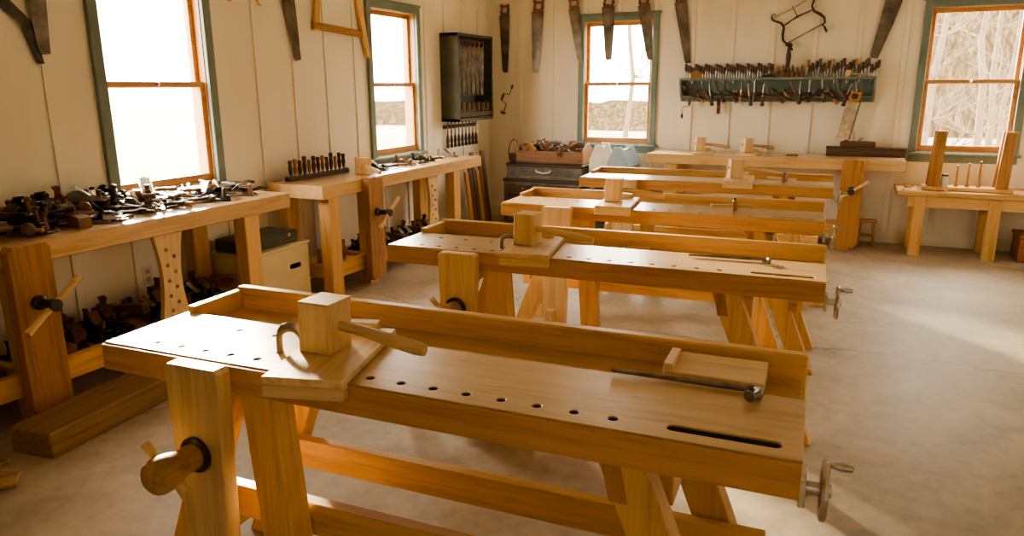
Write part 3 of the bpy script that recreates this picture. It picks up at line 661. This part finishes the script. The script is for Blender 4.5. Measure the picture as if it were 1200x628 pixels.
for k in range(7):
    inst('handsaw',(-W+.13,7.19+k*.107,1.965),(0,0,.75),'narrow saw hanging upright inside the open wall cabinet',G,(.36,.7,.74))
e=thing('peg_rack','dark wooden peg rail below the wall cabinet','rack',(-W+.001,7.5,1.12),PI/2)
MB().box(-.38,-.02,0,.38,0,.04,.003).obj('rail',dark(),e)
b=MB()
for k in range(9): b.cyl((-.34+k*.085,-.015,.025),(-.34+k*.085,-.06,.03),.004,n=6)
b.obj('peg',iron(),e)
for k in range(9):
    inst('gouge',(-W+.04,7.16+k*.085,1.05),(0,PI/2,0),'dark-handled gouge hanging below the wall cabinet','gouges on the peg rail',(1,1.3,1.3))
def bowsaw(loc,rot,s,label):
    e=thing('bow_saw',label,'bow saw',loc,rot=rot); e.scale=(s,s,s)
    dk=wood('blackened',(.06,.038,.025),(.032,.021,.014),'z')
    for k in (-1,1): MB().tube([(k*.18,0,-.21),(k*.225,0,-.19),(k*.24,0,-.14),(k*.215,0,-.08),(k*.175,0,-.02),(k*.18,0,.04),(k*.225,0,.09),(k*.25,0,.13),(k*.235,0,.17),(k*.20,0,.17),(k*.195,0,.145)],[.007,.012,.015,.016,.014,.012,.011,.010,.008,.006,.005],8,flat=.7).obj('arm',dk,e)
    MB().tube([(-.18,0,0),(-.12,0,.004),(-.06,0,.012),(0,0,.016),(.06,0,.012),(.12,0,.004),(.18,0,0)],[.007,.009,.008,.012,.008,.009,.007],8).obj('stretcher',dk,e)
    MB().box(-.2,-.001,-.202,.2,.001,-.186,0).obj('blade',rust(),e)
    for k in (-1,1): MB().rev([(.006,0),(.012,.02),(.014,.06),(.01,.08),(0,.084)],(k*.2,0,-.215),(0,0,-1),10).obj('handle',dk,e)
    for q in (.134,.146): MB().tube([(-.24,0,q),(-.1,0,q-.012),(0,0,.12),(.1,0,q-.012),(.24,0,q)],.0025,6).obj('cord',plain('cord',(.16,.12,.08),.8),e)
    MB().box(-.007,-.004,-.0,.007,.004,.15,.002).obj('toggle',oak('z'),e)
    return e
inst('brace',(-3.76,D-.012,1.42),(PI/2,-1.2,0),'brace hanging by its head in the corner')
bowsaw((-.56,D-.04,2.22),(0,-.5,0),.88,'dark bow saw with curved arms hanging above the rack')
# tool rack shelf
e=thing('tool_shelf','grey-green wall rack holding rows of small tools','tool rack',(-.74,D-.001,1.40))
MB().box(-.94,-.02,0,.94,0,.25,.002).obj('back_panel',teal(),e)
MB().box(-.95,-.16,.22,.95,-.0,.245,.003).obj('shelf_board',teal(),e)
MB().box(-.93,-.1,.04,.93,-.02,.06,.003).obj('tool_rail',teal(),e)
for s in (-1,1): MB().shape([[(-.16,.22),(-.16,.19),(-.08,.05),(-.02,0),(0,0),(0,.22)]],.022,'YZ',(s*.94,0,0),bev=.002).obj('bracket',teal(),e)
G='small tools standing on the wall rack'
for k in range(34):
    inst('gouge',(-1.64+k*.0265,D-.09,1.715-.012*(k%4)),(0,-PI/2+.06*math.sin(k*2.1),0),'dark-handled tool standing on the wall rack',G,(.55,1.15,1.15))
for k in range(6):
    inst('wooden_plane',(-.70+k*.045,D-.09,1.647),(0,0,PI/2),'small wooden plane on the wall rack',G,(.45,.6,.85+.2*(k%2)))
for k in range(24):
    inst('gouge' if k%8 else 'chisel',(-.43+k*.028,D-.09,1.74-.02*((k*3)%4)),(0,-PI/2+.12*math.cos(k*1.7),0),'handled tool standing on the wall rack',G,(.6,1.2,1.2))
G='small tools hanging on the wall rack'
rn=random.Random(11)
for k in range(38):
    x=-1.58+k*.044; kd=['gouge','spokeshave','chisel','wooden_plane','gouge','gouge','metal_plane','gouge','spokeshave','clamp'][k%10]
    if kd in('gouge','chisel','file'): inst(kd,(x,D-.12,1.50-.02*(k%3)),(0,PI/2-rn.choice([0,.2,-.3,.9,.6]),0),'small tool hanging from the rack rail',G,(.75,1.5,1.5))
    elif kd=='spokeshave': inst(kd,(x,D-.125,1.47),(PI/2,rn.uniform(-.6,.6),0),'spokeshave hanging from the rack rail',G,.9)
    elif kd=='clamp': inst(kd,(x,D-.125,1.44),(PI/2,0,0),'small clamp hanging from the rack rail',G,.8)
    else: inst(kd,(x,D-.07,1.462),(0,0,rn.uniform(-.2,.2)),'small plane resting on the rack rail',G,.62)
for k,x in enumerate((-1.5,-.78)):
    inst('metal_plane' if k else 'moulding_plane',(x,D-.09,1.647),(0,0,.1),'small plane on the wall rack',None,.7)
e=thing('bit_brace','dark brace standing upright on the wall rack','brace drill',(-.62,D-.09,1.646))
MB().tube([(0,0,0),(0,0,.1),(.005,0,.2),(.0,0,.3)],[.03,.018,.026,.012],10).obj('post',dark('z'),e); MB().rev([(.03,0),(.04,.01),(.025,.03),(0,.035)],(0,0,.3)).obj('knob',dark(),e)
inst('brace',(-1.66,D-.07,1.40),(PI/2,PI/2,0),'brace hanging at the end of the rack')
inst('wooden_plane',(-1.28,D-.05,1.36),(PI/2,PI/2,0),'narrow wooden tool hanging below the rack',None,.55)
inst('backsaw',(.02,D-.18,1.40),(0,.18,0))
inst('mallet',(-.05,D-.10,1.646),(0,0,0),'small mallet on the wall rack',None,.45)
# ------------------------------------------------------------ outside
e=MB().box(-60,-40,-.6,60,80,-.5,0).obj('lawn',plain('dry_lawn',(.16,.125,.075),.9,0,.3,2)); e['kind']='structure'
bm=bmesh.new(); NX,NY=60,12; rr=random.Random(4); V=[]
for j in range(NY):
    for i in range(NX):
        x=-30+i*1.25; y=34+j*1.2; base=min(1,max(0,(x+3)/9))
        V.append(bm.verts.new((x,y,-.6+(1.0+6.5*base)*math.sin(min(1,j/7)*PI/2)+rr.uniform(-.35,.35)*(j>0))))
for j in range(NY-1):
    for i in range(NX-1): bm.faces.new((V[j*NX+i],V[j*NX+i+1],V[(j+1)*NX+i+1],V[(j+1)*NX+i]))
me=bpy.data.meshes.new('wooded_hill'); bm.to_mesh(me); bm.free()
hm,nt,bs=nodes('hill_woods'); v=mapped(nt,(3.0,1,.35),'Object',False); n=noise(nt,v,2.5,8); r=ramp(nt,[(.3,(.020,.013,.006)),(.5,(.040,.027,.013)),(.7,(.085,.062,.032))]); nt.links.new(n.outputs['Fac'],r.inputs[0]); nt.links.new(r.outputs[0],bs.inputs['Base Color']); bs.inputs['Roughness'].default_value=1; bs.inputs['Specular IOR Level'].default_value=0
me.materials.append(hm); ho=bpy.data.objects.new('wooded_hill',me); COL.objects.link(ho); ho['label']='brown wooded hillside beyond the windows'; ho['category']='hill'; ho['kind']='stuff'
bark=plain('pale_bark',(.10,.068,.038),.9,0,.3,6)
def tree(x,y,h,seed):
    rnd=random.Random(seed); e=thing('bare_tree','leafless brown tree outside the windows','tree',(x,y,-.5),rnd.random()*6,'bare trees outside')
    b=MB(); tr=MB()
    pts=[Vector((0,0,0))]; 
    for i in range(7): pts.append(pts[-1]+Vector((rnd.uniform(-.12,.12),rnd.uniform(-.12,.12),h/7)))
    tr.tube(pts,[.09*(1-i/9) for i in range(8)],8); tr.obj('trunk',bark,e)
    def br(p,d,l,r,n):
        q=[p]; dd=d.copy()
        for i in range(4):
            dd=(dd+Vector((rnd.uniform(-.3,.3),rnd.uniform(-.3,.3),rnd.uniform(-.05,.3)))).normalized(); q.append(q[-1]+dd*l/4)
        b.tube(q,[max(.004,r*(1-i/5)) for i in range(5)],4)
        if n>0:
            for k in range(3): br(q[1+k],(dd+Vector((rnd.uniform(-1,1),rnd.uniform(-1,1),rnd.uniform(-.3,.6)))).normalized(),l*.6,r*.5,n-1)
    for i in range(18):
        k=rnd.randint(1,6); a=rnd.random()*6.28
        br(pts[k],Vector((math.cos(a),math.sin(a),rnd.uniform(0,.6))).normalized(),rnd.uniform(1.0,2.0),.022,2)
    b.obj('branches',bark,e); return e
for k,(x,y,h) in enumerate(((4.6,17,6),(6.4,19,7),(2.6,19,7),(3.4,23,8),(-4.2,19,7),(-6.2,22,8),(6.0,25,8),(2.0,28,8),(-4.4,26,8),(4.6,29,9),(8,23,8),(7.4,29,9),(-6.6,30,9),(1.2,15,5),(3.4,15,5),(5.4,22,7))): tree(x,y,h,k+3)
# ------------------------------------------------------------ light
w=bpy.data.worlds.new('sky'); SC.world=w; w.use_nodes=True; nt=w.node_tree; bg=nt.nodes['Background']
bg.inputs[0].default_value=(1,.935,.79,1); bg.inputs[1].default_value=30.0
def lamp(name,typ,loc,direction,energy,color,size=None,sy=None,portal=False):
    l=bpy.data.lights.new(name,typ); l.energy=energy; l.color=color
    if typ=='AREA':
        l.shape='RECTANGLE'; l.size=size; l.size_y=sy or size
        if portal: l.cycles.is_portal=True
    o=bpy.data.objects.new(name,l); COL.objects.link(o); o.location=loc; o.rotation_euler=Vector(direction).to_track_quat('-Z','Y').to_euler(); return o
s=lamp('sun','SUN',(-10,12,6),(2.3,-2.0,-.74),52,(1,.85,.60)); s.data.angle=math.radians(8)
for c in winL: lamp('window_portal','AREA',(-W-T-.02,c,1.6),(1,0,0),1,(1,1,1),.8,1.35,True)
for c in winB: lamp('window_portal','AREA',(c,D+T+.02,1.6),(0,-1,0),1,(1,1,1),.8,1.35,True)
lamp('fill_light','AREA',(1.2,-1.2,2.4),(-.15,1,-.25),6,(1,.84,.62),2.5,.8)  # added fill light behind the camera, no fixture modelled
lamp('fill_light','AREA',(3.2,4.8,1.9),(-.7,.7,.05),16,(1,.87,.66),2.5,1.2)  # second added fill, from the unseen right side
# ------------------------------------------------------------ camera
yaw,pitch,roll=.4235,.2420,-.0052
f=Vector((-math.sin(yaw)*math.cos(pitch),math.cos(yaw)*math.cos(pitch),-math.sin(pitch))); r=Vector((math.cos(yaw),math.sin(yaw),0)); u=r.cross(f)
r2=r*math.cos(roll)+u*math.sin(roll); u2=-r*math.sin(roll)+u*math.cos(roll)
cd=bpy.data.cameras.new('camera'); cam=bpy.data.objects.new('camera',cd); COL.objects.link(cam)
M=Matrix((r2,u2,-f)).transposed().to_4x4(); M.translation=(0,0,1.5685); cam.matrix_world=M
cd.sensor_width=36; cd.lens=861.9/1200*36; cd.clip_start=.05; SC.camera=cam
SC.view_settings.view_transform='AgX'
try: SC.view_settings.look='AgX - Medium High Contrast'
except Exception: pass
